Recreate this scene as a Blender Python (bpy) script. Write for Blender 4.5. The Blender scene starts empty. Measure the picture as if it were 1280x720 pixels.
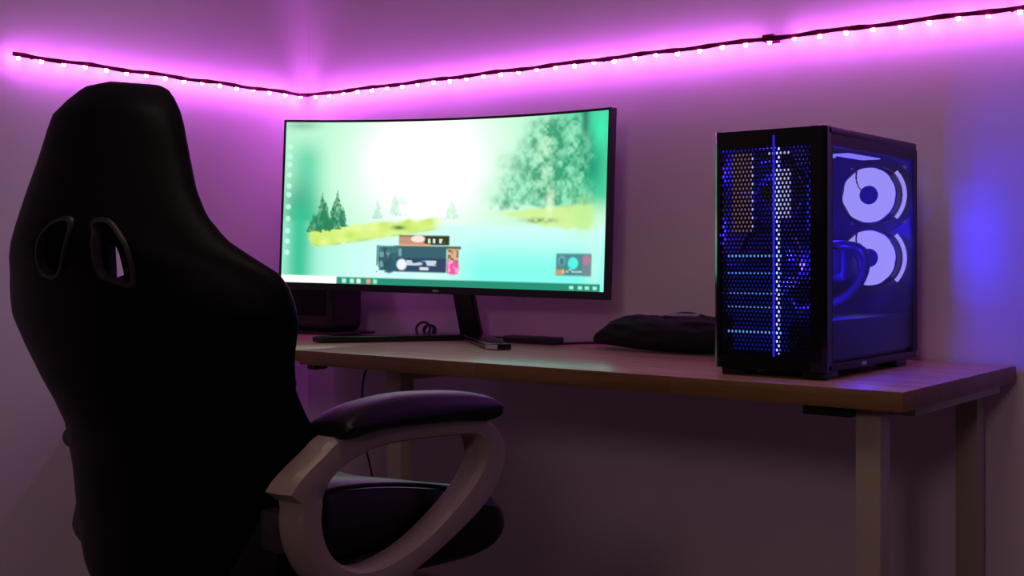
import bpy, bmesh, math, random
import numpy as np
from mathutils import Vector, Matrix, noise
random.seed(7)
S = bpy.context.scene
COL = S.collection
PI = math.pi

# ------------------------------------------------------------------ camera
cam = bpy.data.cameras.new('camera'); co = bpy.data.objects.new('camera', cam); COL.objects.link(co)
co.location = (2.757, -2.486, 0.95)
co.rotation_euler = (PI/2, 0, math.atan2(.621, .784))
cam.sensor_width = 36; cam.lens = 36*1511/1280
cam.shift_y = -37/1280
cam.clip_start = 0.02
S.camera = co
# ------------------------------------------------------------------ world, lights, exposure
S.view_settings.view_transform = 'Standard'; S.view_settings.look = 'None'
S.view_settings.gamma = 1; S.view_settings.use_curve_mapping = False
S.view_settings.exposure = 0
W = bpy.data.worlds.new('world'); S.world = W; W.use_nodes = True
W.node_tree.nodes['Background'].inputs[0].default_value = (1.0, .80, .86, 1)
W.node_tree.nodes['Background'].inputs[1].default_value = 0.012
def area(name, loc, target, size, power, color, size_y=None):
    l = bpy.data.lights.new(name, 'AREA'); l.energy = power; l.color = color; l.size = size
    if size_y: l.shape = 'RECTANGLE'; l.size_y = size_y
    o = bpy.data.objects.new(name, l); COL.objects.link(o); o.location = loc
    o.rotation_euler = (Vector(target)-Vector(loc)).to_track_quat('-Z', 'Y').to_euler()
    return o
area('room_lamp', (2.0, -1.5, 2.46), (1.9, -.9, 0), .7, 4.9, (1.0, .76, .62))
area('doorway_light', (3.0, -4.6, 2.1), (1.6, 0, .6), .5, 8.5, (1.0, .62, .68))
LED_POWER = 172.0
SCREEN_POWER = 1.08

# ------------------------------------------------------------------ materials
def mat(name, color=(.5,.5,.5), rough=.5, metal=0, spec=.5, emis=None, estr=0, noise_amt=0, noise_scale=20, bump=0, bump_scale=200):
    m = bpy.data.materials.new(name); m.use_nodes = True
    nt = m.node_tree; b = nt.nodes['Principled BSDF']
    b.inputs['Base Color'].default_value = (*color, 1); b.inputs['Roughness'].default_value = rough
    b.inputs['Metallic'].default_value = metal; b.inputs['Specular IOR Level'].default_value = spec
    if emis: b.inputs['Emission Color'].default_value = (*emis, 1); b.inputs['Emission Strength'].default_value = estr
    tc = nt.nodes.new('ShaderNodeTexCoord')
    if noise_amt:
        n = nt.nodes.new('ShaderNodeTexNoise'); n.inputs['Scale'].default_value = noise_scale; n.inputs['Detail'].default_value = 4
        nt.links.new(tc.outputs['Object'], n.inputs['Vector'])
        r = nt.nodes.new('ShaderNodeValToRGB')
        r.color_ramp.elements[0].position = .3; r.color_ramp.elements[1].position = .7
        r.color_ramp.elements[0].color = (*[c*(1-noise_amt) for c in color], 1)
        r.color_ramp.elements[1].color = (*[min(1, c*(1+noise_amt)) for c in color], 1)
        nt.links.new(n.outputs['Fac'], r.inputs['Fac']); nt.links.new(r.outputs['Color'], b.inputs['Base Color'])
    if bump:
        n2 = nt.nodes.new('ShaderNodeTexNoise'); n2.inputs['Scale'].default_value = bump_scale; n2.inputs['Detail'].default_value = 3
        nt.links.new(tc.outputs['Object'], n2.inputs['Vector'])
        bp = nt.nodes.new('ShaderNodeBump'); bp.inputs['Strength'].default_value = bump; bp.inputs['Distance'].default_value = .002
        nt.links.new(n2.outputs['Fac'], bp.inputs['Height']); nt.links.new(bp.outputs['Normal'], b.inputs['Normal'])
    return m
def glow(name, color, strength):
    m = bpy.data.materials.new(name); m.use_nodes = True; nt = m.node_tree; nt.nodes.clear()
    e = nt.nodes.new('ShaderNodeEmission'); o = nt.nodes.new('ShaderNodeOutputMaterial')
    e.inputs[0].default_value = (*color, 1); e.inputs[1].default_value = strength
    nt.links.new(e.outputs[0], o.inputs[0]); return m
def glass(name, tint, refl=.06):
    m = bpy.data.materials.new(name); m.use_nodes = True; nt = m.node_tree; nt.nodes.clear()
    t = nt.nodes.new('ShaderNodeBsdfTransparent'); t.inputs[0].default_value = (*tint, 1)
    g = nt.nodes.new('ShaderNodeBsdfGlossy'); g.inputs['Roughness'].default_value = .03
    lw = nt.nodes.new('ShaderNodeLayerWeight'); lw.inputs[0].default_value = .5
    pw = nt.nodes.new('ShaderNodeMath'); pw.operation = 'POWER'; pw.inputs[1].default_value = 4.5
    f = nt.nodes.new('ShaderNodeMath'); f.operation = 'MULTIPLY_ADD'; f.inputs[1].default_value = .45; f.inputs[2].default_value = .015
    nt.links.new(lw.outputs['Facing'], pw.inputs[0]); nt.links.new(pw.outputs[0], f.inputs[0])
    mx = nt.nodes.new('ShaderNodeMixShader'); o = nt.nodes.new('ShaderNodeOutputMaterial')
    nt.links.new(f.outputs[0], mx.inputs[0]); nt.links.new(t.outputs[0], mx.inputs[1]); nt.links.new(g.outputs[0], mx.inputs[2])
    nt.links.new(mx.outputs[0], o.inputs[0]); return m
def wood(name, c1, c2, rough):
    m = bpy.data.materials.new(name); m.use_nodes = True; nt = m.node_tree; b = nt.nodes['Principled BSDF']
    tc = nt.nodes.new('ShaderNodeTexCoord'); mp = nt.nodes.new('ShaderNodeMapping'); mp.inputs['Scale'].default_value = (1.2, 22, 22)
    n = nt.nodes.new('ShaderNodeTexNoise'); n.inputs['Scale'].default_value = 2.2; n.inputs['Detail'].default_value = 6; n.inputs['Roughness'].default_value = .6
    r = nt.nodes.new('ShaderNodeValToRGB'); r.color_ramp.elements[0].color = (*c1, 1); r.color_ramp.elements[1].color = (*c2, 1)
    r.color_ramp.elements[0].position = .32; r.color_ramp.elements[1].position = .68
    # glued staves: broad strips with slight tone differences
    mp2 = nt.nodes.new('ShaderNodeMapping'); mp2.inputs['Scale'].default_value = (1, 1, 1)
    br = nt.nodes.new('ShaderNodeTexBrick'); br.inputs['Color1'].default_value = (1, 1, 1, 1); br.inputs['Color2'].default_value = (.72, .66, .62, 1)
    br.inputs['Mortar'].default_value = (.6, .5, .45, 1); br.inputs['Scale'].default_value = 1; br.inputs['Mortar Size'].default_value = .0006
    br.inputs['Brick Width'].default_value = .45; br.inputs['Row Height'].default_value = .045; br.offset = .37
    mx = nt.nodes.new('ShaderNodeMix'); mx.data_type = 'RGBA'; mx.blend_type = 'MULTIPLY'; mx.inputs[0].default_value = .8
    L = nt.links
    L.new(tc.outputs['Object'], mp.inputs['Vector']); L.new(mp.outputs[0], n.inputs['Vector']); L.new(n.outputs['Fac'], r.inputs['Fac'])
    L.new(tc.outputs['Object'], mp2.inputs['Vector']); L.new(mp2.outputs[0], br.inputs['Vector'])
    L.new(r.outputs['Color'], mx.inputs[6]); L.new(br.outputs['Color'], mx.inputs[7]); L.new(mx.outputs[2], b.inputs['Base Color'])
    b.inputs['Roughness'].default_value = rough
    return m
M = dict(
    wall=mat('painted_wall', (.80,.72,.77), .75, spec=.25, bump=.15, bump_scale=90, noise_amt=.03, noise_scale=2),
    ceil=mat('ceiling_paint', (.82,.76,.80), .8),
    floor=mat('floor_carpet', (.12,.10,.11), .9, noise_amt=.2, noise_scale=60),
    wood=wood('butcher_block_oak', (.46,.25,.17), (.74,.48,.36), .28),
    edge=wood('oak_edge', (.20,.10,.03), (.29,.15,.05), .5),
    leg=mat('cream_metal_leg', (.44,.38,.29), .45, spec=.4),
    black=mat('black_plastic', (.012,.011,.014), .42),
    gloss=mat('glossy_black_plastic', (.010,.008,.012), .16),
    dark=mat('dark_matte', (.008,.008,.010), .6),
    fabric=mat('black_mesh_fabric', (.010,.009,.010), .85, spec=.15, bump=.4, bump_scale=300),
    backleather=mat('black_suede', (.003,.0028,.0035), .5, spec=.12),
    leather=mat('black_leather', (.0035,.003,.004), .42, spec=.28, bump=.12, bump_scale=160),
    taupe=mat('taupe_plastic', (.36,.29,.245), .38, spec=.5),
    bezel_grey=mat('grey_plastic_trim', (.035,.03,.03), .45),
    tape=mat('led_tape', (.20,.05,.12), .5),
    silver=mat('silver_label', (.5,.5,.5), .35, metal=.3),
    cable=mat('black_cable', (.012,.010,.012), .45),
    bag=mat('black_nylon', (.010,.009,.012), .7, spec=.25, bump=.5, bump_scale=120),
    buckle=mat('clear_glossy_buckle', (.6,.5,.52), .15, metal=.7),
    steel=mat('case_steel', (.008,.008,.011), .5),
    blueish=mat('satin_graphite', (.035,.035,.09), .4, metal=.1),
    hose=mat('rubber_hose', (.03,.03,.05), .3),
    pcb=mat('circuit_board', (.02,.03,.03), .5, noise_amt=.5, noise_scale=60),
    glass=glass('tinted_glass', (.78,.76,.90)),
    led=glow('led_pink', (.86,.155,1.10), LED_POWER),
    blueline=glow('led_blue_line', (.25,.3,1.0), 2.5),
    bluedim=glow('led_blue_dim', (.04,.03,1.0), .6),
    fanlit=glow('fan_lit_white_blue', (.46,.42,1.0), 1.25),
    fanring=glow('fan_lit_ring', (.16,.14,1.0), 1.1),
    frontwhite=glow('front_glow_white', (.45,.45,1.0), .9),
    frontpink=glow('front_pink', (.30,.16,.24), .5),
    frontblue=glow('front_glow_blue', (.02,.04,1.0), .16),
    cyanbar=glow('cyan_glow_bar', (.10,.30,1.0), 1.0),
    hub=glow('fan_hub_blue', (.004,.003,.30), 1.0),
    topbar=glow('top_glow_bar', (.25,.22,1.0), 1.5),
)

def backlit(name, color):
    m = bpy.data.materials.new(name); m.use_nodes = True; nt = m.node_tree; nt.nodes.clear()
    d = nt.nodes.new('ShaderNodeBsdfDiffuse'); d.inputs[0].default_value = (*color, 1)
    tr = nt.nodes.new('ShaderNodeBsdfTranslucent'); tr.inputs[0].default_value = (*color, 1)
    mx = nt.nodes.new('ShaderNodeMixShader'); mx.inputs[0].default_value = .5; o = nt.nodes.new('ShaderNodeOutputMaterial')
    nt.links.new(d.outputs[0], mx.inputs[1]); nt.links.new(tr.outputs[0], mx.inputs[2]); nt.links.new(mx.outputs[0], o.inputs[0]); return m
M['tape'] = backlit('led_tape_translucent', (.16, .02, .07))

# ------------------------------------------------------------------ mesh helpers
class MB:
    def __init__(s): s.bm = bmesh.new()
    def _add(s, fn):
        fn(); return s
    def box(s, x0, x1, y0, y1, z0, z1, bev=0, seg=2):
        b = bmesh.new()
        r = bmesh.ops.create_cube(b, size=1)
        for v in b.verts:
            v.co = Vector(((x0+x1)/2+v.co.x*(x1-x0), (y0+y1)/2+v.co.y*(y1-y0), (z0+z1)/2+v.co.z*(z1-z0)))
        if bev: bmesh.ops.bevel(b, geom=list(b.edges), offset=bev, segments=seg, profile=.5, affect='EDGES')
        s.merge(b); return s
    def merge(s, b, mx=None):
        if mx: b.transform(mx)
        me = bpy.data.meshes.new('t'); b.to_mesh(me); b.free(); s.bm.from_mesh(me); bpy.data.meshes.remove(me)
    def prism(s, pts, a0, a1, axis='x', bev=0, seg=3):
        """pts: outline in the plane across axis; extruded from a0 to a1"""
        b = bmesh.new()
        def P(p, a):
            if axis == 'x': return (a, p[0], p[1])
            if axis == 'y': return (p[0], a, p[1])
            return (p[0], p[1], a)
        A = [b.verts.new(P(p, a0)) for p in pts]; B = [b.verts.new(P(p, a1)) for p in pts]
        n = len(pts)
        b.faces.new(A); b.faces.new(B[::-1])
        for i in range(n): b.faces.new((A[i], B[i], B[(i+1) % n], A[(i+1) % n]))
        bmesh.ops.recalc_face_normals(b, faces=b.faces)
        if bev:
            es = [e for e in b.edges if len(e.link_faces) == 2 and any(len(f.verts) == n for f in e.link_faces)]
            bmesh.ops.bevel(b, geom=es, offset=bev, segments=seg, profile=.5, affect='EDGES')
        s.merge(b); return s
    def cyl(s, c, r, h, axis='z', n=32, r2=None, bev=0):
        b = bmesh.new(); bmesh.ops.create_cone(b, cap_ends=True, segments=n, radius1=r, radius2=r if r2 is None else r2, depth=h)
        if bev:
            es = [e for e in b.edges if any(len(f.verts) > 4 for f in e.link_faces)]
            bmesh.ops.bevel(b, geom=es, offset=bev, segments=2, profile=.5, affect='EDGES')
        mx = {'z': Matrix(), 'x': Matrix.Rotation(PI/2, 4, 'Y'), 'y': Matrix.Rotation(PI/2, 4, 'X')}[axis]
        s.merge(b, Matrix.Translation(c) @ mx); return s
    def ring(s, c, r0, r1, t, axis='y', n=48, a0=0, a1=2*PI):
        """flat ring (annulus) of thickness t, arc from a0 to a1"""
        b = bmesh.new(); full = abs(a1-a0-2*PI) < 1e-6; m = n if full else n+1; rows = []
        for i in range(m):
            a = a0+(a1-a0)*i/n; ca, sa = math.cos(a), math.sin(a); row = []
            for r, d in ((r0, -t/2), (r1, -t/2), (r1, t/2), (r0, t/2)):
                row.append(b.verts.new((c[0]+r*ca, c[1]+d, c[2]+r*sa) if axis == 'y' else (c[0]+r*ca, c[1]+r*sa, c[2]+d)))
            rows.append(row)
        for i in range(n):
            A, B = rows[i], rows[(i+1) % m]
            for k in range(4): b.faces.new((A[k], A[(k+1) % 4], B[(k+1) % 4], B[k]))
        if not full: b.faces.new(rows[0]); b.faces.new(rows[-1][::-1])
        bmesh.ops.recalc_face_normals(b, faces=b.faces); s.merge(b); return s
    def tube(s, pts, r, n=10, closed=False, sub=4):
        P = [Vector(p) for p in pts]; Q = []
        N = len(P)
        rng = range(N) if closed else range(N-1)
        for i in rng:
            p0 = P[(i-1) % N] if closed or i > 0 else P[0]; p1 = P[i]; p2 = P[(i+1) % N]; p3 = P[(i+2) % N] if closed or i+2 < N else P[-1]
            for k in range(sub):
                t = k/sub
                Q.append(.5*((2*p1)+(-p0+p2)*t+(2*p0-5*p1+4*p2-p3)*t*t+(-p0+3*p1-3*p2+p3)*t**3))
        if not closed: Q.append(P[-1])
        b = bmesh.new(); rings = []; up = Vector((0, 0, 1)); prev = None
        m = len(Q)
        for i, q in enumerate(Q):
            d = (Q[(i+1) % m]-Q[i-1]) if closed else (Q[min(i+1, m-1)]-Q[max(i-1, 0)])
            d.normalize()
            u = prev if prev is not None else (up if abs(d.z) < .9 else Vector((1, 0, 0)))
            u = (u-d*u.dot(d)).normalized(); v = d.cross(u); prev = u
            rr = r(i/(m-1)) if callable(r) else r
            rings.append([b.verts.new(q+u*rr*math.cos(a)+v*rr*math.sin(a)) for a in [2*PI*k/n for k in range(n)]])
        for i in range(m if closed else m-1):
            A, B = rings[i], rings[(i+1) % m]
            for k in range(n): b.faces.new((A[k], A[(k+1) % n], B[(k+1) % n], B[k]))
        if not closed: b.faces.new(rings[0][::-1]); b.faces.new(rings[-1])
        bmesh.ops.recalc_face_normals(b, faces=b.faces); s.merge(b); return s
    def build(s, name, m, parent=None, smooth=True, mx=None):
        if mx: s.bm.transform(mx)
        me = bpy.data.meshes.new(name); s.bm.to_mesh(me); s.bm.free()
        me.materials.append(m)
        if smooth:
            for p in me.polygons: p.use_smooth = True
            try: me.set_sharp_from_angle(angle=math.radians(38))
            except Exception: pass
        o = bpy.data.objects.new(name, me); COL.objects.link(o)
        if parent: o.parent = parent; o.matrix_parent_inverse = parent.matrix_basis.inverted()
        return o
def tag(o, label=None, cat=None, group=None, kind=None):
    if label: o['label'] = label
    if cat: o['category'] = cat
    if group: o['group'] = group
    if kind: o['kind'] = kind
    return o
def empty(name, loc, label, cat, group=None):
    o = bpy.data.objects.new(name, None); COL.objects.link(o); o.location = loc; o.empty_display_size = .05
    bpy.context.view_layer.update()
    return tag(o, label, cat, group)
def smooth_loop(pts, sub=5):
    N = len(pts); out = []
    for i in range(N):
        p0, p1, p2, p3 = [Vector((*pts[(i+k) % N], 0)) for k in (-1, 0, 1, 2)]
        for k in range(sub):
            t = k/sub
            q = .5*((2*p1)+(-p0+p2)*t+(2*p0-5*p1+4*p2-p3)*t*t+(-p0+3*p1-3*p2+p3)*t**3); out.append((q.x, q.y))
    return out

# ------------------------------------------------------------------ room shell
def struct(name, mb, m): return tag(mb.build(name, m, smooth=False), kind='structure')
struct('wall_back', MB().box(-.12, 4.6, 0, .12, 0, 2.5), M['wall'])
struct('wall_left', MB().box(-.12, 0, -5.0, 0, 0, 2.5), M['wall'])
struct('floor', MB().box(-.12, 4.6, -5.0, .12, -.1, 0), M['floor'])
struct('ceiling', MB().box(-.12, 4.6, -5.0, .12, 2.5, 2.6), M['ceil'])
struct('baseboard_back', MB().box(0, 4.6, -.014, 0, 0, .08, .003), M['leg'])
struct('baseboard_left', MB().box(0, .014, -5.0, -.014, 0, .08, .003), M['leg'])

# ------------------------------------------------------------------ desk
TOP = .74
desk = empty('desk', (1.35, -.31, 0), 'long oak butcher-block desk on cream metal legs along the back wall', 'desk')
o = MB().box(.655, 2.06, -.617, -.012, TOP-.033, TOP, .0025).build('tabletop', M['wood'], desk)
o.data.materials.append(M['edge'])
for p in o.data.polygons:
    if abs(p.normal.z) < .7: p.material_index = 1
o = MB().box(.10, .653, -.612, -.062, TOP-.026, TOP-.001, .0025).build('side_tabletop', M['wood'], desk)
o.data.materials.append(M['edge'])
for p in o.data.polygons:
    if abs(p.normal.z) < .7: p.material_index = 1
for x, y in ((1.984, -.55), (1.984, -.055), (.909, -.55), (.14, -.55), (.15, -.40)):
    MB().box(x-.0215, x+.0215, y-.0215, y+.0215, 0, TOP-.027 if x < .5 else TOP-.033, .003).build('leg', M['leg'], desk)
MB().box(1.962, 2.048, -.53, -.075, TOP-.049, TOP-.033, .002).build('side_rail', M['leg'], desk)
MB().box(.887, .931, -.53, -.075, TOP-.058, TOP-.033, .002).build('side_rail', M['leg'], desk)
MB().box(.931, 1.962, -.30, -.26, TOP-.063, TOP-.033, .002).build('crossbar', M['leg'], desk)
MB().box(1.875, 1.962, -.585, -.49, TOP-.052, TOP-.033, .003).build('mounting_bracket', M['black'], desk)
MB().box(.66, .69, -.60, -.56, TOP-.045, TOP-.033, .004).build('mounting_bracket', M['black'], desk)

# ------------------------------------------------------------------ LED strip
strip = empty('led_strip_light', (0, 0, 1.437), 'glowing pink LED strip light running around the corner of the walls', 'led strip')
SZ = 1.437
pts = []
for y in np.arange(-.966, -.04, .03): pts.append((.034, y, SZ+.0015*math.sin(y*31)))
for x in np.arange(.036, 2.72, .03): pts.append((x, -.034, SZ+.0012*math.sin(x*27)))
def ribbon(pts, halfh, t):
    mb = MB(); b = mb.bm; rows = []
    for i, p in enumerate(pts):
        p = Vector(p); d = (Vector(pts[min(i+1, len(pts)-1)])-Vector(pts[max(i-1, 0)])); d.z = 0; d.normalize(); n = Vector((d.y, -d.x, 0))
        hh = halfh*(1+.22*math.sin(i*2.09))
        rows.append([b.verts.new(p+n*a*t/2+Vector((0, 0, c*hh))) for a, c in ((-1, -1), (1, -1), (1, 1), (-1, 1))])
    for A, B in zip(rows, rows[1:]):
        for k in range(4): b.faces.new((A[k], A[(k+1) % 4], B[(k+1) % 4], B[k]))
    b.faces.new(rows[0][::-1]); b.faces.new(rows[-1]); bmesh.ops.recalc_face_normals(b, faces=b.faces)
    return mb
ribbon(pts, .0048, .002).build('backing_tape', M['tape'], strip)
MB().box(1.525, 1.552, -.0365, -.001, SZ-.006, SZ+.009, .001).build('connector', M['tape'], strip)
for w, a in [(0, y) for y in (-.90, -.62, -.34)]+[(1, x) for x in (.15, .61, 1.08, 2.05, 2.5)]:
    if w == 0: MB().box(.0005, .033, a-.002, a+.002, SZ-.001, SZ+.001).build('mounting_clip', M['tape'], strip)
    else: MB().box(a-.002, a+.002, -.033, -.0005, SZ-.001, SZ+.001).build('mounting_clip', M['tape'], strip)
led_me = None
spots = [(0, y) for y in np.arange(-.948, -.04, .0595)]+[(1, x) for x in np.arange(.065, 2.72, .0590)]
rl = random.Random(3)
for k, (w, a) in enumerate(spots):
    if led_me is None:
        lo = MB().box(-.0035, .0035, -.0035, .0035, -.004, .004, .001, 1).build('led', M['led'], strip, smooth=False); led_me = lo.data
    else:
        lo = bpy.data.objects.new('led', led_me); COL.objects.link(lo); lo.parent = strip; lo.matrix_parent_inverse = strip.matrix_basis.inverted()
    z = SZ-.0065-(.001 if k % 3 else -.0012)+rl.uniform(-.0008, .0008)
    lo.location = (.029, a, z) if w == 0 else (a, -.029, z)

# ------------------------------------------------------------------ monitor
cx, cy, cz, MW, MH, yaw, tilt, roll = (.7381, -.25, 1.0858, .9266, .4491, .2224, .0333, .0178)
MR = 1.5; MA = math.asin(MW/2/MR)
def mon(s, t, depth=0.):
    """point on the curved panel: s,t in [-1,1]; depth = metres behind the front face"""
    a = s*MA; r = MR+depth; x = r*math.sin(a); n = -(r*math.cos(a)-MR*math.cos(MA)); z = t*MH/2
    x, z = x*math.cos(roll)+z*math.sin(roll), z*math.cos(roll)-x*math.sin(roll)
    n2 = n*math.cos(tilt)-z*math.sin(tilt); z2 = z*math.cos(tilt)+n*math.sin(tilt)
    return Vector((cx+x*math.cos(yaw)+n2*math.sin(yaw), cy+x*math.sin(yaw)-n2*math.cos(yaw), cz+z2))
def slab(s0, s1, t0, t1, d0, d1, ns=40, bulge=0., nt=6):
    """closed curved slab between depths d0 (front) and d1 (back)"""
    mb = MB(); b = mb.bm
    g = {}
    for i in range(ns+1):
        for j in range(nt+1):
            s = s0+(s1-s0)*i/ns; t = t0+(t1-t0)*j/nt
            g[i, j, 0] = b.verts.new(mon(s, t, d0))
            e = max(0, 1-abs(2*i/ns-1)**3)*max(0, 1-abs(2*j/nt-1)**2.5)
            g[i, j, 1] = b.verts.new(mon(s, t, d1+bulge*e))
    for i in range(ns):
        for j in range(nt):
            for k in (0, 1):
                q = [g[i, j, k], g[i+1, j, k], g[i+1, j+1, k], g[i, j+1, k]]; b.faces.new(q if k == 0 else q[::-1])
    for i in range(ns):
        for j in (0, nt): b.faces.new((g[i, j, 0], g[i, j, 1], g[i+1, j, 1], g[i+1, j, 0]))
    for j in range(nt):
        for i in (0, ns): b.faces.new((g[i, j, 0], g[i, j, 1], g[i, j+1, 1], g[i, j+1, 0]))
    bmesh.ops.recalc_face_normals(b, faces=b.faces)
    return mb
monitor = empty('monitor', (.72, -.12, TOP), 'wide curved black monitor showing a green lake scene on the desk', 'monitor')
slab(-1, 1, -1, 1, 0, .022, bulge=.035, nt=14).build('housing', M['black'], monitor)
SL, SR_, ST, SB = -.986, .987, .972, -.917
# --- the displayed picture, painted per vertex on a fine grid (it is a lit screen)
NU, NV = 400, 190
U, V = np.meshgrid(np.linspace(0, 1, NU+1), np.linspace(0, 1, NV+1), indexing='ij')   # V down
rng = np.random.default_rng(5)
def sm(a, b, x): t = np.clip((x-a)/(b-a), 0, 1); return t*t*(3-2*t)
def vnoise(fx, fy, seed):
    r = np.random.default_rng(seed); G = r.random((int(fx)+3, int(fy)+3))
    x = U*fx; y = V*fy; i = x.astype(int); j = y.astype(int); a = x-i; c = y-j; a = a*a*(3-2*a); c = c*c*(3-2*c)
    return (G[i, j]*(1-a)+G[i+1, j]*a)*(1-c)+(G[i, j+1]*(1-a)+G[i+1, j+1]*a)*c
def mixc(img, col, m): m = m[..., None]; return img*(1-m)+np.array(col)*m
def srgb(r, g, b): return [((c/255+.055)/1.055)**2.4 if c > 10 else c/255/12.92 for c in (r, g, b)]
img = np.zeros(U.shape+(3,))+np.array(srgb(196, 246, 214))
img = mixc(img, srgb(172, 236, 200), (1-sm(0, .45, U))*.7)
img = mixc(img, srgb(70, 205, 160), np.exp(-((U-.07)/.05)**2)*sm(.05, .25, V)*.95)
img = mixc(img, srgb(30, 150, 118), np.exp(-((U-.045)/.05)**2-((V-.52)/.16)**2)*.7)
img = mixc(img, srgb(180, 240, 205), np.exp(-((U-.2)/.09)**2-((V-.25)/.3)**2)*.6)
img = mixc(img, srgb(110, 160, 140), np.exp(-((U-.05)/.05)**2-((V-.02)/.03)**2)*.6)
# right dark green part of the sky / foliage backdrop
img = mixc(img, srgb(74, 208, 160), sm(.66, .95, U)*(1-sm(.45, .6, V)))
img = mixc(img, srgb(30, 150, 115), np.exp(-((U-.95)/.04)**2-((V-.30)/.14)**2)*.9)
img = mixc(img, srgb(40, 120, 98), np.exp(-((U-.925)/.016)**2)*(1-sm(.16, .3, V))*.9)
img = mixc(img, srgb(60, 240, 180), np.exp(-((U-.98)/.022)**2-((V-.1)/.10)**2)*.8)
# big tree on the right
n1 = vnoise(130, 62, 1); n2 = vnoise(60, 28, 2); n3 = vnoise(26, 12, 3)
edge = .715-.115*sm(.03, .45, V)+(n3-.5)*.05
tm = sm(edge-.03, edge+.10, U)*(1-sm(.905, .955, U+(n3-.5)*.05))*(1-sm(.50, .545, V+(n2-.5)*.04))*sm(-.02, .06, V)
tex = np.clip(.5+(n1-.5)*.8+(n2-.5)*1.0+(n3-.5)*.6, 0, 1)
tc_ = np.array(srgb(40, 148, 105))*(1-tex[..., None])+np.array(srgb(148, 230, 188))*tex[..., None]
img = img*(1-tm[..., None]*.88)+tc_*tm[..., None]*.88
img = mixc(img, srgb(205, 240, 205), np.exp(-((U-.80)/.03)**2-((V-.25)/.2)**2)*tex*.6)
# glow of the sky
gl = np.exp(-((U-.42)/.19)**2-((V-.26)/.36)**2)
img = mixc(img, [1.15, 1.25, 1.12], np.clip(gl*1.4, 0, 1)*(1-tm*.6))
# water
wat = sm(.60, .66, V)
img = mixc(img, srgb(205, 255, 244), wat*.95)
img = mixc(img, srgb(118, 246, 232), sm(.62, .9, V)*sm(.45, .62, U)*.9)
img = mixc(img, srgb(165, 240, 215), wat*(1-sm(.05, .3, U))*.8)
img = mixc(img, srgb(50, 190, 145), np.exp(-((U-.05)/.045)**2)*sm(.4, .65, V)*.95)
img = mixc(img, srgb(200, 255, 235), np.exp(-((U-.97)/.03)**2-((V-.85)/.15)**2)*.6)
# left bank of grass
top = .665-.21*(U-.075)+(vnoise(50, 6, 9)-.5)*.02; bot = .775-.33*(U-.118)-.12*np.exp(-((U-.05)/.03)**2)
gm = sm(top-.012, top+.012, V)*(1-sm(bot-.02, bot+.02, V))*sm(.07, .09, U)*(1-sm(.44, .5, U))
g = vnoise(40, 20, 11)[..., None]
img = img*(1-gm[..., None])+(np.array(srgb(190, 226, 92))*(1-g)+np.array(srgb(226, 246, 150))*g)*gm[..., None]
img = mixc(img, srgb(120, 160, 70), np.exp(-((V-bot+.005)/.008)**2)*gm*(vnoise(60, 4, 12))*.6)
# right bank
top = .55-.02*np.sin(U*9)-.1*np.maximum(U-.8, 0); bot = .568+.085*sm(.66, .86, U)+(vnoise(40, 6, 13)-.5)*.02
gm = sm(top-.012, top+.012, V)*(1-sm(bot-.015, bot+.012, V))*sm(.58, .66, U)*(1-sm(.94, .975, U))
img = mixc(img, srgb(208, 236, 132), gm*.8)
img = mixc(img, srgb(185, 235, 150), np.exp(-((U-.93)/.035)**2-((V-.58)/.09)**2)*.8)
img = mixc(img, srgb(60, 110, 70), np.exp(-((U-.79)/.045)**2-((V-.603-.02*(U-.79))/.014)**2)*np.clip(vnoise(90, 40, 14)*1.6, 0, 1))
img = mixc(img, srgb(240, 250, 215), np.exp(-((U-.82)/.012)**2-((V-.5)/.07)**2)*.7)
# pines, left
def pine(u0, vt, vb, w, seed, col=(38, 130, 88), a=.9):
    global img
    h = np.clip((V-vt)/(vb-vt), 0, 1); n = vnoise(150, 70, seed)
    m = (np.abs(U-u0) < 1.35*w*h*(.65+.6*n))*(V > vt)*(V < vb+.01*n)*np.clip(.45+n*.9, 0, 1)
    img = mixc(img, srgb(*col), np.clip(m*a, 0, 1))
for u0, vt, vb, w in ((.115, .44, .67, .022), (.125, .49, .66, .02), (.160, .425, .645, .02), (.147, .52, .66, .018), (.092, .56, .68, .016), (.178, .52, .64, .013)): pine(u0, vt, vb, w, int(u0*1000))
for u0, vt, vb, w, a in ((.282, .47, .59, .012, .4), (.335, .43, .57, .014, .4), (.512, .47, .59, .016, .35), (.355, .42, .5, .014, .3)): pine(u0, vt, vb, w, int(u0*999), (95, 170, 150), a)
img = mixc(img, srgb(45, 120, 60), np.exp(-((U-.350)/.02)**2-((V-.648)/.014)**2)*.95)
# widgets
def rect(u0, u1, v0, v1, col, a=1., soft=.003):
    global img
    img = mixc(img, srgb(*col), a*sm(u0-soft, u0+soft, U)*(1-sm(u1-soft, u1+soft, U))*sm(v0-soft*2, v0+soft*2, V)*(1-sm(v1-soft*2, v1+soft*2, V)))
def disc(u0, v0, ru, rv, col, a=1.):
    global img
    img = mixc(img, srgb(*col), a*(1-sm(.75, 1.15, np.sqrt(((U-u0)/ru)**2+((V-v0)/rv)**2))))
def blocks(u0, u1, v0, v1, seed, cols, fx=100, fy=50, thr=.5, a=.9):
    global img
    n = vnoise(fx, fy, seed); m = ((U > u0)*(U < u1)*(V > v0)*(V < v1))*sm(thr-.08, thr+.08, n)*a
    img = mixc(img, srgb(*cols), m)
rect(.352, .508, .693, .752, (58, 62, 42)); rect(.352, .43, .70, .745, (226, 168, 140), .7); disc(.41, .715, .022, .022, (255, 226, 215)); rect(.352, .45, .745, .757, (236, 176, 120), .9)
blocks(.442, .500, .712, .738, 21, (226, 240, 226), 150, 16, .42)
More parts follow.
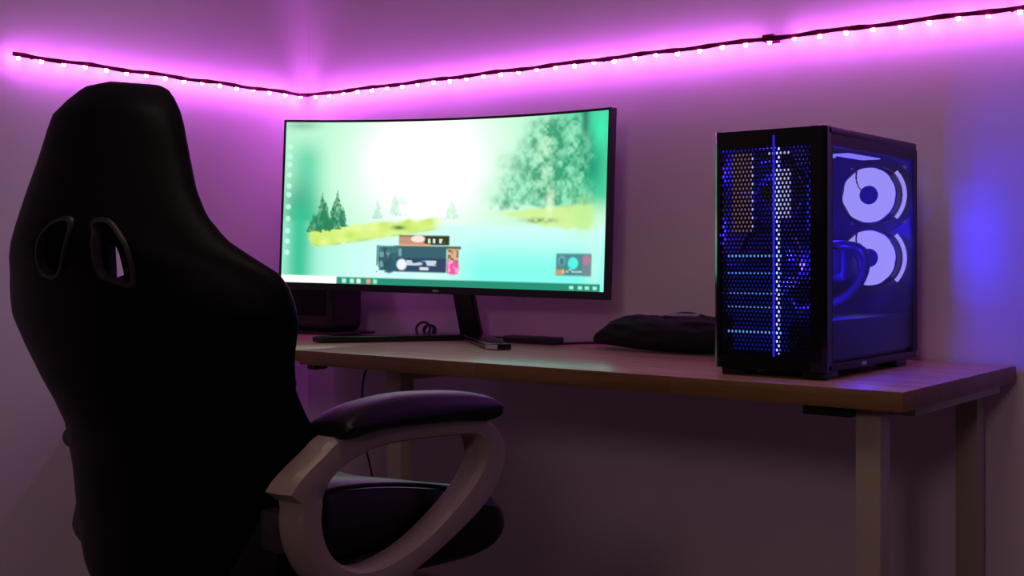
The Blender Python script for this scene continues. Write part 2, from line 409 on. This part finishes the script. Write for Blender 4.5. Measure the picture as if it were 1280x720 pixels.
blocks(.285, .35, .755, .925, 31, (60, 100, 108), 70, 30, .45, .8); rect(.342, .545, .757, .775, (82, 92, 80)); rect(.325, .50, .765, .917, (58, 98, 112)); rect(.345, .50, .83, .912, (52, 72, 100))
rect(.292, .35, .76, .80, (62, 120, 122)); rect(.292, .318, .80, .912, (112, 160, 162)); disc(.325, .88, .018, .05, (46, 92, 108)); blocks(.292, .33, .77, .91, 22, (52, 82, 92))
disc(.362, .872, .016, .035, (236, 240, 252)); blocks(.375, .47, .845, .875, 23, (205, 222, 236), 60, 60, .45)
rect(.418, .445, .887, .902, (232, 236, 248)); rect(.352, .36, .775, .82, (150, 190, 196), .7)
rect(.503, .538, .77, .92, (146, 108, 92)); blocks(.503, .54, .77, .84, 24, (222, 186, 140), 110, 60, .5); disc(.521, .885, .021, .045, (236, 92, 160)); blocks(.505, .538, .84, .92, 25, (250, 170, 206), 120, 60, .55)
rect(.846, .958, .79, .915, (76, 128, 132), .95, .004); rect(.93, .958, .80, .915, (124, 134, 146), .9, .005); disc(.943, .825, .012, .03, (176, 128, 150))
disc(.90, .845, .017, .035, (84, 242, 226)); disc(.864, .83, .012, .03, (120, 180, 184), .7); disc(.864, .835, .007, .02, (70, 120, 132)); rect(.846, .866, .882, .91, (222, 152, 96), .9); rect(.866, .872, .882, .905, (240, 220, 120), .9)
blocks(.876, .93, .875, .90, 26, (176, 212, 204), 120, 40, .5)
# desktop icons, taskbar
for v0 in (.155, .215, .265, .33, .40, .455, .53, .605, .68, .745, .815): disc(.014, v0, .008, .018, (190, 250, 230), .85)
rect(-1, .988, .958, 2, (42, 142, 116), 1, .002); rect(-1, .165, .955, 2, (252, 255, 250), 1, .002)
for u0, c in ((.188, (180, 250, 225)), (.212, (190, 250, 220)), (.232, (240, 250, 245)), (.262, (240, 165, 130)), (.282, (150, 235, 200))): rect(u0-.006, u0+.006, .968, .994, c, .95, .002)
for u0 in (.897, .925, .947, .972): rect(u0-.007, u0+.006, .972, .99, (185, 250, 232), .85, .002)
sb = bmesh.new()
me = bpy.data.meshes.new('screen')
verts = []
for i in range(NU+1):
    for j in range(NV+1):
        verts.append(mon(SL+(SR_-SL)*i/NU, ST+(SB-ST)*j/NV, -.0006))
idx = np.arange((NU+1)*(NV+1)).reshape(NU+1, NV+1)
faces = np.stack([idx[:-1, :-1], idx[:-1, 1:], idx[1:, 1:], idx[1:, :-1]], -1).reshape(-1, 4).tolist()
me.from_pydata(verts, [], faces)
ca = me.color_attributes.new('picture', 'FLOAT_COLOR', 'POINT')
buf = np.ones(((NU+1)*(NV+1), 4), dtype=np.float32); buf[:, :3] = np.clip(img, 0, 2).reshape(-1, 3)
ca.data.foreach_set('color', buf.ravel())
sm_ = bpy.data.materials.new('lit_screen'); sm_.use_nodes = True; nt = sm_.node_tree; nt.nodes.clear()
at = nt.nodes.new('ShaderNodeAttribute'); at.attribute_name = 'picture'; em = nt.nodes.new('ShaderNodeEmission'); em.inputs[1].default_value = SCREEN_POWER
ou = nt.nodes.new('ShaderNodeOutputMaterial'); nt.links.new(at.outputs['Color'], em.inputs[0]); nt.links.new(em.outputs[0], ou.inputs[0])
me.materials.append(sm_)
sb.free()
so = bpy.data.objects.new('screen', me); COL.objects.link(so); so.parent = monitor; so.matrix_parent_inverse = monitor.matrix_basis.inverted()
slab(-.078, -.045, -.975, -.955, -.0008, .001, ns=4, nt=1).build('brand_mark', M['silver'], monitor)
# stand
mb = MB()
pb, pm, pt_ = Vector((.722, -.085, TOP+.012)), Vector((.737, -.147, .90)), Vector((.742, -.163, .93))
xa = Vector((math.cos(yaw), math.sin(yaw), 0)); ya = Vector((-math.sin(yaw), math.cos(yaw), 0))
rows = []
for p, hw, ht in ((pb, .030, .012), (pm, .028, .012), (pt_, .028, .012)):
    rows.append([mb.bm.verts.new(p+xa*a*hw+ya*c*ht) for a, c in ((-1, -1), (1, -1), (1, 1), (-1, 1))])
for A, B in zip(rows, rows[1:]):
    for k in range(4): mb.bm.faces.new((A[k], A[(k+1) % 4], B[(k+1) % 4], B[k]))
mb.bm.faces.new(rows[0][::-1]); mb.bm.faces.new(rows[-1]); bmesh.ops.recalc_face_normals(mb.bm, faces=mb.bm.faces)
bmesh.ops.bevel(mb.bm, geom=[e for e in mb.bm.edges if abs((e.verts[0].co-e.verts[1].co).z) > .05], offset=.004, segments=2, affect='EDGES')
mb.build('stand_post', M['black'], monitor)
# V-shaped foot: one solid outline
foot = [(.672, -.070), (.735, -.055), (.775, -.080), (1.035, -.315), (1.020, -.342), (.985, -.345), (.74, -.140), (.525, -.425), (.488, -.425), (.495, -.395)]
MB().prism(foot, TOP+.0005, TOP+.015, 'z', .003).build('stand_foot', M['gloss'], monitor)
MB().box(-.017, .017, -.0012, .0012, -.005, .005).build('foot_label', M['silver'], monitor, mx=Matrix.Translation((1.003, -.3475, TOP+.0075)))

# ------------------------------------------------------------------ speaker on a thin tray
tray = MB().box(.102, .352, -.20, -.066, TOP, TOP+.006, .002).build('tray', M['dark']); tag(tray, 'thin black tray lying under the small black speaker', 'tray')
spk = empty('speaker', (.205, -.125, TOP+.006), 'small black rounded speaker behind the lower left of the monitor', 'speaker')
mb = MB(); mb.box(.112, .300, -.185, -.06, TOP+.006, TOP+.215, .022, 4); mb.build('body', M['black'], spk)
MB().box(.135, .277, -.1875, -.184, TOP+.05, TOP+.195, .0012).build('grille', M['fabric'], spk)
MB().box(.175, .222, -.1862, -.1845, TOP+.030, TOP+.034).build('brand_mark', M['bezel_grey'], spk)

# ------------------------------------------------------------------ small things on the desk
def loop(c, r, tiltx, rotz, squash=1., n=14):
    mx = Matrix.Translation(c) @ Matrix.Rotation(rotz, 4, 'Z') @ Matrix.Rotation(tiltx, 4, 'X')
    return [mx @ Vector((r*math.cos(2*PI*k/n), squash*r*math.sin(2*PI*k/n), 0)) for k in range(n)]
cc = MB()
cc.tube(loop((.578, -.115, TOP+.0225), .019, 1.25, .45, 1.), .0034, 8, True)
cc.tube(loop((.586, -.098, TOP+.019), .016, 1.05, .85, .95), .0034, 8, True)
cc.tube(loop((.572, -.085, TOP+.018), .015, 1.3, .1, .9), .0034, 8, True)
cc.tube([(.60, -.10, TOP+.004), (.64, -.05, TOP+.004), (.72, -.028, TOP+.004), (.80, -.04, TOP+.004)], .003)
tag(cc.build('coiled_cable', M['cable']), 'small coil of black cable standing behind the monitor foot', 'cable')
tag(MB().box(-.08, .08, -.022, .022, 0, .018, .004).build('power_strip', M['black'], mx=Matrix.Translation((.945, -.115, TOP)) @ Matrix.Rotation(.0, 4, 'Z')),
    'flat black power strip lying right of the monitor stand post', 'power strip')
tag(MB().tube([(1.03, -.11, TOP+.003), (1.05, -.06, TOP+.003), (1.09, -.028, TOP+.003), (1.14, -.03, TOP+.003), (1.20, -.04, TOP+.003)], .0028).build('power_cable', M['cable']),
    'thin black cable on the desk between power strip and pouch', 'cable')
# soft pouch
b = bmesh.new(); bmesh.ops.create_icosphere(b, subdivisions=5, radius=1)
for v in b.verts:
    x, y, z = v.co
    sx = math.copysign(abs(x)**.75, x); sy = math.copysign(abs(y)**.8, y); sz = math.copysign(abs(z)**.7, z)
    k = (x+1)/2
    h = .034*(.45+.85*min(1, k*4.5)**.7-.10*k)
    h *= 1+.10*noise.noise(Vector((x*2.3, y*2, 3)))
    p = Vector((1.378+.232*sx+.004*sy, -.128+.072*sy, TOP+.001+h*(1+sz)*.93))
    p += Vector((0, 0, .006*noise.noise(Vector((x*5, y*4, z*3))))) * (1 if sz > 0 else 0)
    p.y += .006*noise.noise(Vector((x*6, z*4, 1)))
    p.z = max(p.z, TOP+.0005); v.co = p
pouch = empty('pouch', (1.378, -.118, TOP), 'soft black zipped pouch lying on the desk left of the computer', 'bag')
mb = MB(); mb.merge(b); mb.build('body', M['bag'], pouch)
mb = MB(); mb.box(1.355, 1.435, -.165, -.135, TOP+.080, TOP+.088, .003, 3)
mb.build('buckle', M['buckle'], pouch)
MB().tube([(1.31, -.15, TOP+.066), (1.345, -.152, TOP+.079), (1.395, -.15, TOP+.088), (1.44, -.15, TOP+.083), (1.51, -.145, TOP+.066)], .004, 8).build('strap', M['cable'], pouch)

# hanging cable under the desk
tag(MB().tube([(.775, -.47, TOP-.036), (.76, -.50, .70), (.752, -.51, .66), (.750, -.51, .60), (.757, -.51, .53), (.772, -.50, .45), (.79, -.48, .30), (.83, -.40, .08), (.90, -.30, .006)], .0024).build('hanging_cable', M['cable']),
    'thin black cable hanging below the front edge of the desk', 'cable')

# ------------------------------------------------------------------ computer
PX0, PX1, PY0, PY1, PZ0, PZ1 = 1.682, 1.898, -.542, -.108, TOP+.014, 1.178
pc = empty('desktop_computer', ((PX0+PX1)/2, (PY0+PY1)/2, TOP), 'black tower computer glowing blue inside on the right of the desk', 'computer')
for x in (PX0+.03, PX1-.03):
    for y in (PY0+.045, PY1-.06): MB().box(x-.022, x+.022, y-.028, y+.028, TOP, PZ0+.002, .003).build('foot', M['black'], pc)
MB().box(PX0, PX1, PY0+.012, PY1, PZ0, PZ0+.014, .003).build('bottom_panel', M['steel'], pc)
MB().box(PX0, PX1, PY0+.012, PY1, PZ1-.016, PZ1, .004).build('top_panel', M['steel'], pc)
MB().box(PX0, PX0+.004, PY0+.02, PY1, PZ0+.014, PZ1-.016).build('side_panel', M['steel'], pc)
# rear panel with a fan opening
rp = MB(); zc = 1.077; fx = 1.82
rp.box(PX0+.004, fx-.058, PY1-.004, PY1, PZ0+.014, PZ1-.016); rp.box(fx+.058, PX1, PY1-.004, PY1, PZ0+.014, PZ1-.016)
rp.box(fx-.058, fx+.058, PY1-.004, PY1, PZ0+.014, zc-.058); rp.box(fx-.058, fx+.058, PY1-.004, PY1, zc+.058, PZ1-.016)
rp.build('rear_panel', M['blueish'], pc)
gr = MB()
for r in (.015, .028, .041, .054): gr.ring((fx, PY1-.001, zc), r-.0012, r+.0012, .002)
gr.box(fx-.058, fx+.058, PY1-.002, PY1, zc-.0015, zc+.0015); gr.box(fx-.0015, fx+.0015, PY1-.002, PY1, zc-.058, zc+.058)
gr.ring((fx, PY1-.006, zc), .057, .0755, .003)
gr.build('rear_grille', M['steel'], pc)
# front frame + perforated mesh
X0m, X1m, Z0m, Z1m = 1.696, 1.870, .778, 1.146
ff = MB()
def chamf(x0, x1, z0, z1): ff.box(x0, x1, PY0, PY0+.024, z0, z1, .003)
ff.prism([(PX0, PY0+.024), (PX0, PY0+.008), (PX0+.008, PY0), (X0m, PY0), (X0m, PY0+.024)], PZ0, PZ1, 'z', .0015, 2)
ff.prism([(PX1, PY0+.024), (PX1, PY0+.008), (PX1-.008, PY0), (X1m, PY0), (X1m, PY0+.024)], PZ0, PZ1, 'z', .0015, 2)
ff.box(X0m, X1m, PY0, PY0+.024, PZ0, Z0m); ff.box(X0m, X1m, PY0, PY0+.024, Z1m, PZ1-.001)
ff.build('front_frame', M['gloss'], pc)
mb = MB(); b = mb.bm
cw, ch = .0070, .0074; nx = int((X1m-X0m)/cw); nz = int((Z1m-Z0m)/ch); cw = (X1m-X0m)/nx; ch = (Z1m-Z0m)/nz
ym = PY0+.006
for j in range(nz):
    off = .5 if j % 2 else 0
    for i in range(nx+ (1 if off else 0)):
        xa0 = X0m+(i-off)*cw; xa1 = xa0+cw
        cxm = (xa0+xa1)/2; z0 = Z0m+j*ch; czm = z0+ch/2
        xa0c, xa1c = max(xa0, X0m), min(xa1, X1m)
        o4 = [(xa0c, z0), (cxm, z0), (xa1c, z0), (xa1c, czm), (xa1c, z0+ch), (cxm, z0+ch), (xa0c, z0+ch), (xa0c, czm)]
        if xa0 < X0m-1e-6 or xa1 > X1m+1e-6:
            vs = [b.verts.new((p[0], ym, p[1])) for p in ((xa0c, z0), (xa1c, z0), (xa1c, z0+ch), (xa0c, z0+ch))]; b.faces.new(vs); continue
        rx, rz = cw*.30, ch*.36
        inn = [(cxm+rx*math.cos(a), czm+rz*math.sin(a)) for a in [(-135+45*k)*PI/180 for k in range(8)]]
        A = [b.verts.new((p[0], ym, p[1])) for p in o4]; B = [b.verts.new((p[0], ym, p[1])) for p in inn]; C_ = [b.verts.new((p[0], ym+.0012, p[1])) for p in inn]
        for k in range(8):
            b.faces.new((A[k], A[(k+1) % 8], B[(k+1) % 8], B[k])); b.faces.new((B[k], B[(k+1) % 8], C_[(k+1) % 8], C_[k]))
bmesh.ops.remove_doubles(b, verts=b.verts, dist=1e-6)
mb.build('front_mesh', M['gloss'], pc, smooth=False)
LX = 1.8022
MB().box(LX-.0015, LX+.0015, PY0-.0015, PY0+.001, Z0m, PZ1-.012).build('light_line', M['bluedim'], pc)
MB().box(LX-.0005, LX+.0060, PY0+.0095, PY0+.012, Z0m+.004, Z1m).build('light_line', M['blueline'], pc)
# glass side with black surround posts
GY0, GY1, GZ0, GZ1 = PY0+.030, PY1-.022, PZ0+.022, PZ1-.034
MB().box(PX1-.004, PX1-.001, GY0, GY1, GZ0, GZ1).build('glass_panel', M['glass'], pc)
fr = MB(); fr.box(PX1-.006, PX1, PY0+.024, GY0, PZ0+.012, PZ1-.014); fr.box(PX1-.006, PX1, GY1, PY1, PZ0+.012, PZ1-.014)
fr.box(PX1-.006, PX1, GY0, GY1, GZ1, PZ1-.014); fr.build('glass_frame', M['dark'], pc)
MB().box(PX1-.001, PX1+.0015, PY0+.155, PY0+.175, PZ0+.004, PZ0+.010, .0005).build('brand_mark', M['silver'], pc)
# inside
MB().box(PX0+.004, PX1-.008, PY0+.05, PY1-.006, PZ0+.014, .842, .002).build('power_supply_shroud', M['blueish'], pc)
MB().box(PX0+.006, PX0+.012, PY0+.13, PY1-.02, .86, 1.14).build('motherboard', M['pcb'], pc)
for k in range(4): MB().box(PX0+.012, PX0+.050, PY0+.150+k*.012, PY0+.154+k*.012, 1.0, 1.12, .001).build('memory_stick', M['blueish'], pc)
gp = MB().box(PX0+.02, PX1-.060, -.40, -.20, .922, .966, .004).build('graphics_card', M['blueish'], pc)
# lit rear fans, seen through the glass
def fan(x, y, z, r, lit, ring, arc=True, thick=.025):
    fr = MB()
    fr.ring((x, y, z), r*1.02, r*1.07, thick)
    f = fr.build('fan_frame', M['black'], pc)
    d = MB(); n = 9
    # swept lit blades: a disc of overlapping blades with one open seam
    b = d.bm; seg = 96; g0 = math.radians(118)
    rows = []
    for i in range(seg+1):
        a = g0+.05+(2*PI-.11)*i/seg; row = []
        for q in range(5):
            rr = r*(.34+.66*q/4); aa = a+.55*(1-q/4)
            yy = y-thick*.35+.0008*math.sin(n*a)*q
            row.append(b.verts.new((x+rr*math.cos(aa), yy, z+rr*math.sin(aa))))
        rows.append(row)
    for A, B in zip(rows, rows[1:]):
        for q in range(4): b.faces.new((A[q], A[q+1], B[q+1], B[q]))
    d.build('fan_blades', lit, f)
    MB().cyl((x, y-thick*.3, z), r*.33, thick*.5, 'y', bev=.001).build('fan_hub', M['hub'], f)
    if arc: MB().ring((x-.002, y+.012, z), r*1.16, r*1.29, .003, a0=-.75, a1=.75, n=24).build('lit_arc', ring, f)  # glowing arc added for the bright sliver beside the fan
    return f
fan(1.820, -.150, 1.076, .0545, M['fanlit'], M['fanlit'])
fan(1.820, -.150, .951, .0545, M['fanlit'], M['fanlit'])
# pump block with hoses in front of the lower fan
MB().box(1.755, 1.845, -.335, -.250, .905, .975, .010, 3).build('pump_block', M['blueish'], pc)
MB().ring((1.80, -.338, .94), .020, .026, .003).build('pump_light_ring', M['fanring'], pc)
MB().tube([(1.78, -.33, .968), (1.835, -.335, .975), (1.872, -.32, .965), (1.878, -.325, .925), (1.862, -.35, .885), (1.83, -.38, .862), (1.78, -.42, .855)], .0085, 12).build('coolant_hose', M['hose'], pc)
MB().tube([(1.78, -.30, .962), (1.83, -.30, .968), (1.858, -.30, .955), (1.862, -.305, .915), (1.845, -.33, .880), (1.81, -.36, .860), (1.76, -.42, .855)], .0085, 12).build('coolant_hose', M['hose'], pc)
# thin glowing bars under the roof
MB().box(1.86, 1.868, -.510, -.43, 1.130, 1.133).build('glow_bar', M['topbar'], pc)
MB().box(1.84, 1.875, -.39, -.24, 1.139, 1.141).build('glow_bar', M['topbar'], pc)
MB().box(1.835, 1.845, -.48, -.475, 1.0, 1.085).build('glow_bar', M['bluedim'], pc)
# intake fans behind the mesh
for k, z in enumerate((1.070, .945, .830)):
    fr = MB(); fr.ring((1.775, PY0+.046, z), .056, .060, .022)
    f = fr.build('intake_fan', M['black'], pc)
    MB().cyl((1.775, PY0+.044, z), .018, .014, 'y').build('fan_hub', M['black'], f)
    MB().ring((1.775, PY0+.040, z), .030, .052, .002, a0=.2, a1=2.9).build('lit_arc', M['frontblue'], f)
MB().box(1.786, 1.820, PY0+.028, PY0+.030, 1.022, 1.108).build('glow_patch', M['frontwhite'], pc)  # glowing patches added behind the mesh for the bright speckle there
MB().box(1.706, 1.742, PY0+.028, PY0+.030, .995, 1.142).build('glow_patch', M['frontpink'], pc)
MB().box(1.744, 1.7475, PY0+.028, PY0+.030, .995, 1.142).build('glow_patch', M['frontwhite'], pc)
MB().box(1.775, 1.820, PY0+.028, PY0+.030, 1.133, 1.142).build('glow_patch', M['frontwhite'], pc)
MB().box(1.706, 1.815, PY0+.030, PY0+.032, .782, .945).build('glow_patch', M['frontblue'], pc)
for z in (.954, .922, .889, .861, .818): MB().box(1.70, 1.808, PY0+.022, PY0+.024, z-.0025, z+.0025).build('glow_bar', M['cyanbar'], pc)  # coloured reflections on the front, built as added glowing bars
# glow inside comes from a small lamp of the case lighting
def lamp(loc, e, col, r=.02):
    l = bpy.data.lights.new('case_lamp', 'POINT'); l.energy = e; l.color = col; l.shadow_soft_size = r
    o = bpy.data.objects.new('case_lamp', l); COL.objects.link(o); o.location = loc
lamp((1.73, -.42, 1.12), 1.6, (.02, .01, 1)); lamp((1.80, -.30, 1.02), 1.2, (.03, .015, 1)); lamp((1.865, -.245, .995), .7, (.03, .015, 1), .012); lamp((1.86, -.45, .93), 3.2, (.03, .015, 1), .01)
for z, e in ((1.05, 1.6), (.985, 2.0), (.92, 1.4)):  # spots added to throw the blue glow patch onto the wall
    sl = bpy.data.lights.new('wall_glow_spot', 'SPOT'); sl.energy = e; sl.color = (.02, .03, 1); sl.spot_size = math.radians(33); sl.spot_blend = 1; sl.shadow_soft_size = .01
    slo = bpy.data.objects.new('wall_glow_spot', sl); COL.objects.link(slo); slo.location = (1.868, -.262, z)
    slo.rotation_euler = (Vector((1.972, 0, z-.004))-Vector(slo.location)).to_track_quat('-Z', 'Y').to_euler()

# ------------------------------------------------------------------ office chair
CX = 1.42
chair = empty('gaming_chair', (CX, -1.36, 0), 'black high-backed racing office chair with taupe loop arms', 'chair')
# rows: z, half width, y centre
ROWS = [(1.172,.012,-1.601),(1.168,.045,-1.604),(1.160,.067,-1.611),(1.148,.085,-1.619),(1.130,.103,-1.628),(1.112,.114,-1.633),(1.071,.133,-1.644),(1.031,.154,-1.656),
        (1.002,.174,-1.662),(.972,.203,-1.667),(.953,.232,-1.663),(.933,.262,-1.655),(.914,.276,-1.651),(.894,.282,-1.648),(.874,.283,-1.645),(.834,.262,-1.634),(.793,.245,-1.618),
        (.761,.242,-1.600),(.729,.249,-1.582),(.666,.244,-1.571),(.583,.243,-1.563),(.54,.225,-1.560),(.515,.19,-1.556)]
zs = np.array([r[0] for r in ROWS])[::-1]; ws = np.array([r[1] for r in ROWS])[::-1]; ys = np.array([r[2] for r in ROWS])[::-1]
def back_surface():
    mb = MB(); b = mb.bm; NT = 96; rows = []
    zl = list(np.linspace(.515, 1.10, 64))+[1.112,1.122,1.130,1.138,1.148,1.155,1.160,1.164,1.168,1.171,1.172]
    for z in zl:
        w = np.interp(z, zs, ws); y0 = np.interp(z, zs, ys)
        bend = np.interp(z, [.5, .93, 1.0, 1.172], [.10, .09, .06, .03]); t = np.interp(z, [.5, .9, 1.13, 1.165, 1.172], [.085, .072, .085, .06, .02])
        row = []
        for k in range(NT):
            a = 2*PI*k/NT; ca, sa = math.cos(a), math.sin(a)
            s = math.copysign(abs(ca)**.8, ca); yy = y0+bend*s*s+t/2*math.copysign(abs(sa)**.8, sa)
            row.append(b.verts.new((CX+w*s, yy, z)))
        rows.append(row)
    for A, B in zip(rows, rows[1:]):
        for k in range(NT): b.faces.new((A[k], A[(k+1) % NT], B[(k+1) % NT], B[k]))
    b.faces.new(rows[0][::-1]); b.faces.new(rows[-1]); bmesh.ops.recalc_face_normals(b, faces=b.faces)
    return mb
back = back_surface().build('backrest', M['backleather'], chair)
SLOTS = [smooth_loop([(CX+x, z) for x, z in L], 5) for L in (
    [(.046,.994),(.023,.990),(.003,.975),(-.012,.953),(-.015,.936),(.004,.929),(.021,.935),(.041,.958),(.051,.981)],
    [(.086,.990),(.101,.991),(.114,.980),(.127,.962),(.131,.939),(.127,.922),(.109,.925),(.089,.933),(.088,.953),(.089,.976)])]
inside = MB()   # the hollow behind the divider of the two openings
b = inside.bm; tri = [(.131, .966), (.139, .955), (.149, .930), (.134, .927)]
A = [b.verts.new((CX+x+.0517, -1.725, z)) for x, z in tri]; B = [b.verts.new((CX+x-.20, -1.555, z)) for x, z in tri]
b.faces.new(A); b.faces.new(B[::-1])
for k in range(4): b.faces.new((A[k], B[k], B[(k+1) % 4], A[(k+1) % 4]))
bmesh.ops.recalc_face_normals(b, faces=b.faces)
for lp in SLOTS+[inside]:
    cut = (lp if lp is inside else MB().prism(lp, -1.80, -1.50, 'y')).build('cut', M['dark'])
    md = back.modifiers.new('cut', 'BOOLEAN'); md.operation = 'DIFFERENCE'; md.object = cut; md.solver = 'EXACT'
    dg = bpy.context.evaluated_depsgraph_get(); dg.update()
    nm = bpy.data.meshes.new_from_object(back.evaluated_get(dg)); back.modifiers.clear(); back.data = nm
    bpy.data.objects.remove(cut)
back.data.materials.clear(); back.data.materials.append(M['backleather'])
def y_back(x, z, side):
    w = np.interp(z, zs, ws); y0 = np.interp(z, zs, ys); s = max(-1, min(1, (x-CX)/w)); bend = np.interp(z, [.5, .93, 1.0, 1.172], [.10, .09, .06, .03]); t = np.interp(z, [.5, .9, 1.13], [.085, .072, .085])
    return y0+bend*s*s+side*t/2*max(0, 1-abs(s)**2.5)**.4
for lp in SLOTS:   # plastic liner of each opening
    mb = MB(); b = mb.bm; n = len(lp); cxl = sum(p[0] for p in lp)/n; czl = sum(p[1] for p in lp)/n; R0 = []
    for p in lp:
        col_ = []
        for sc, side, dy in ((1.18, -1, .001), (1.14, -1, -.003), (1.0, -1, -.003), (.97, -1, .008)):
            x = cxl+(p[0]-cxl)*sc; z = czl+(p[1]-czl)*sc
            col_.append(b.verts.new((x, y_back(x, z, side)+dy, z)))
        R0.append(col_)
    for i in range(n):
        A, B = R0[i], R0[(i+1) % n]
        for k in range(3): b.faces.new((A[k], A[k+1], B[k+1], B[k]))
    bmesh.ops.recalc_face_normals(b, faces=b.faces)
    mb.build('slot_trim', M['bezel_grey'], chair)
# seat cushion: side profile in (y, z), swept across with crown
prof = [(y+(.03 if y > -1.2 else 0), z-(.012 if z > .6 else .018)) for y, z in [(-1.55, .600), (-1.52, .668), (-1.46, .676), (-1.36, .666), (-1.24, .641), (-1.155, .612), (-1.118, .575), (-1.130, .538), (-1.18, .522), (-1.30, .528), (-1.45, .545), (-1.54, .560)]]
pl = smooth_loop(prof, 5)
mb = MB(); b = mb.bm; rows = []; NS = 28; cyp = -1.33; czp = .60
for i in range(NS+1):
    s = -1+2*i/NS; sc = max(0.0, 1-abs(s)**5)**.35; x = CX+.012+.232*s; row = []
    for (y, z) in pl:
        yy = cyp+(y-cyp)*(.80+.20*sc); zz = czp+(z-czp)*(.25+.75*sc)
        zz += .022*abs(s)**2.2*(1 if z > czp else .3)*(1-abs(s)**12)
        row.append(b.verts.new((x, yy, zz)))
    rows.append(row)
n = len(pl)
for A, B in zip(rows, rows[1:]):
    for k in range(n): b.faces.new((A[k], A[(k+1) % n], B[(k+1) % n], B[k]))
b.faces.new(rows[0][::-1]); b.faces.new(rows[-1]); bmesh.ops.recalc_face_normals(b, faces=b.faces)
seat = mb.build('seat', M['leather'], chair)
MB().tube([(1.640, -1.49, .646), (1.647, -1.44, .662), (1.650, -1.34, .654), (1.647, -1.22, .630), (1.637, -1.15, .602)], .0035, 8).build('piping', M['leather'], seat)
# loop arms
outer = [(-1.578,.682),(-1.558,.701),(-1.523,.723),(-1.492,.74),(-1.418,.746),(-1.299,.742),(-1.225,.734),(-1.182,.706),(-1.174,.676),(-1.191,.639),(-1.234,.606),(-1.315,.569),(-1.389,.545),(-1.462,.541),(-1.522,.572),(-1.55,.612),(-1.557,.645),(-1.556,.668)]
inner = [(-1.500,.690),(-1.459,.710),(-1.404,.719),(-1.299,.7165),(-1.240,.710),(-1.229,.688),(-1.239,.66),(-1.299,.618),(-1.36,.588),(-1.432,.573),(-1.485,.586),(-1.511,.617),(-1.517,.657)]
def arm(sg, dy=0.):
    xo, xi = CX+sg*.292, CX+sg*.250
    if dy: xo += .06; xi += .06
    mb = MB(); b = mb.bm; O = smooth_loop(outer, 6)
    I = smooth_loop(inner, 8)
    c0 = (-1.37, .650)
    def polar(L, N=120):
        an = np.array([math.atan2(p[1]-c0[1], p[0]-c0[0]) for p in L]); P = np.array(L); o_ = np.argsort(an); an = an[o_]; P = P[o_]
        aa = np.linspace(-PI, PI, N, endpoint=False); an2 = np.concatenate([an-2*PI, an, an+2*PI]); P2 = np.concatenate([P, P, P])
        return [(np.interp(a, an2, P2[:, 0]), np.interp(a, an2, P2[:, 1])) for a in aa]
    O = polar(O); I = polar(I); N = len(O); R_ = []
    for p, q in zip(O, I):
        row = []
        for f, xx in ((.0, .82), (.0, .18), (.14, 0.), (.5, -.04), (.86, 0.), (1., .18), (1., .82), (.86, 1.), (.14, 1.)):
            y = p[0]+(q[0]-p[0])*f; z = p[1]+(q[1]-p[1])*f
            row.append(b.verts.new((xo+(xi-xo)*xx, y, z)))
        R_.append(row)
    m = len(R_[0])
    for i in range(N):
        A, B = R_[i], R_[(i+1) % N]
        for k in range(m): b.faces.new((A[k], A[(k+1) % m], B[(k+1) % m], B[k]))
    bmesh.ops.recalc_face_normals(b, faces=b.faces)
    a = mb.build('armrest', M['taupe'], chair)
    pad = [(-1.496,.738),(-1.492,.756),(-1.459,.771),(-1.389,.779),(-1.315,.777),(-1.245,.770),(-1.206,.758),(-1.196,.738),(-1.212,.7285),(-1.299,.735),(-1.389,.739),(-1.445,.738),(-1.479,.733)]
    P = smooth_loop(pad, 5); mb = MB(); b = mb.bm; rows = []; cyy, czz = -1.35, .750
    for i in range(17):
        s = -1+2*i/16; sc = max(0, 1-abs(s)**3.2)**.45; xx = (xo+xi)/2+.036*s
        rows.append([b.verts.new((xx, cyy+(y-cyy)*(.95+.05*sc), czz+(z-czz)*(.12+.88*sc))) for y, z in P])
    for A, B in zip(rows, rows[1:]):
        for k in range(len(P)): b.faces.new((A[k], A[(k+1) % len(P)], B[(k+1) % len(P)], B[k]))
    b.faces.new(rows[0][::-1]); b.faces.new(rows[-1]); bmesh.ops.recalc_face_normals(b, faces=b.faces)
    mb.build('arm_pad', M['leather'], a)
    x0, x1 = sorted((CX+sg*.20, xi-sg*.002))
    MB().box(x0, x1, -1.54, -1.505, .600, .650, .006).build('arm_bracket', M['bezel_grey'], a)
    MB().box(x0, x1, -1.44, -1.36, .548, .575, .006).build('arm_bracket', M['bezel_grey'], a)
    return a
arm(1); la = arm(-1, .055)
for o in [la]+list(la.children):
    for v in o.data.vertices: v.co.y += .055
MB().cyl((CX-.252, -1.50, .690), .016, .03, 'x', bev=.004).build('adjuster_knob', M['bezel_grey'], chair)
# gas lift and star base
MB().box(CX-.09, CX+.09, -1.46, -1.24, .495, .528, .008).build('seat_plate', M['black'], chair)
MB().cyl((CX, -1.36, .40), .025, .20).cyl((CX, -1.36, .22), .034, .22).build('gas_lift', M['black'], chair)
for k in range(5):
    a = 2*PI*k/5+.3; d = Vector((math.cos(a), math.sin(a), 0)); c = Vector((CX, -1.36, 0))
    sp = MB().tube([c+Vector((0, 0, .115)), c+d*.15+Vector((0, 0, .105)), c+d*.30+Vector((0, 0, .075))], lambda t: .026-.009*t, 12).build('base_spoke', M['black'], chair)
    e = c+d*.30
    MB().cyl((0, 0, 0), .026, .045, 'x', bev=.005).build('caster', M['black'], sp, mx=Matrix.Translation((e.x, e.y, .0265)) @ Matrix.Rotation(a, 4, 'Z')).matrix_parent_inverse = sp.matrix_basis.inverted()
    MB().cyl((e.x, e.y, .06), .007, .035).build('caster_stem', M['bezel_grey'], sp)
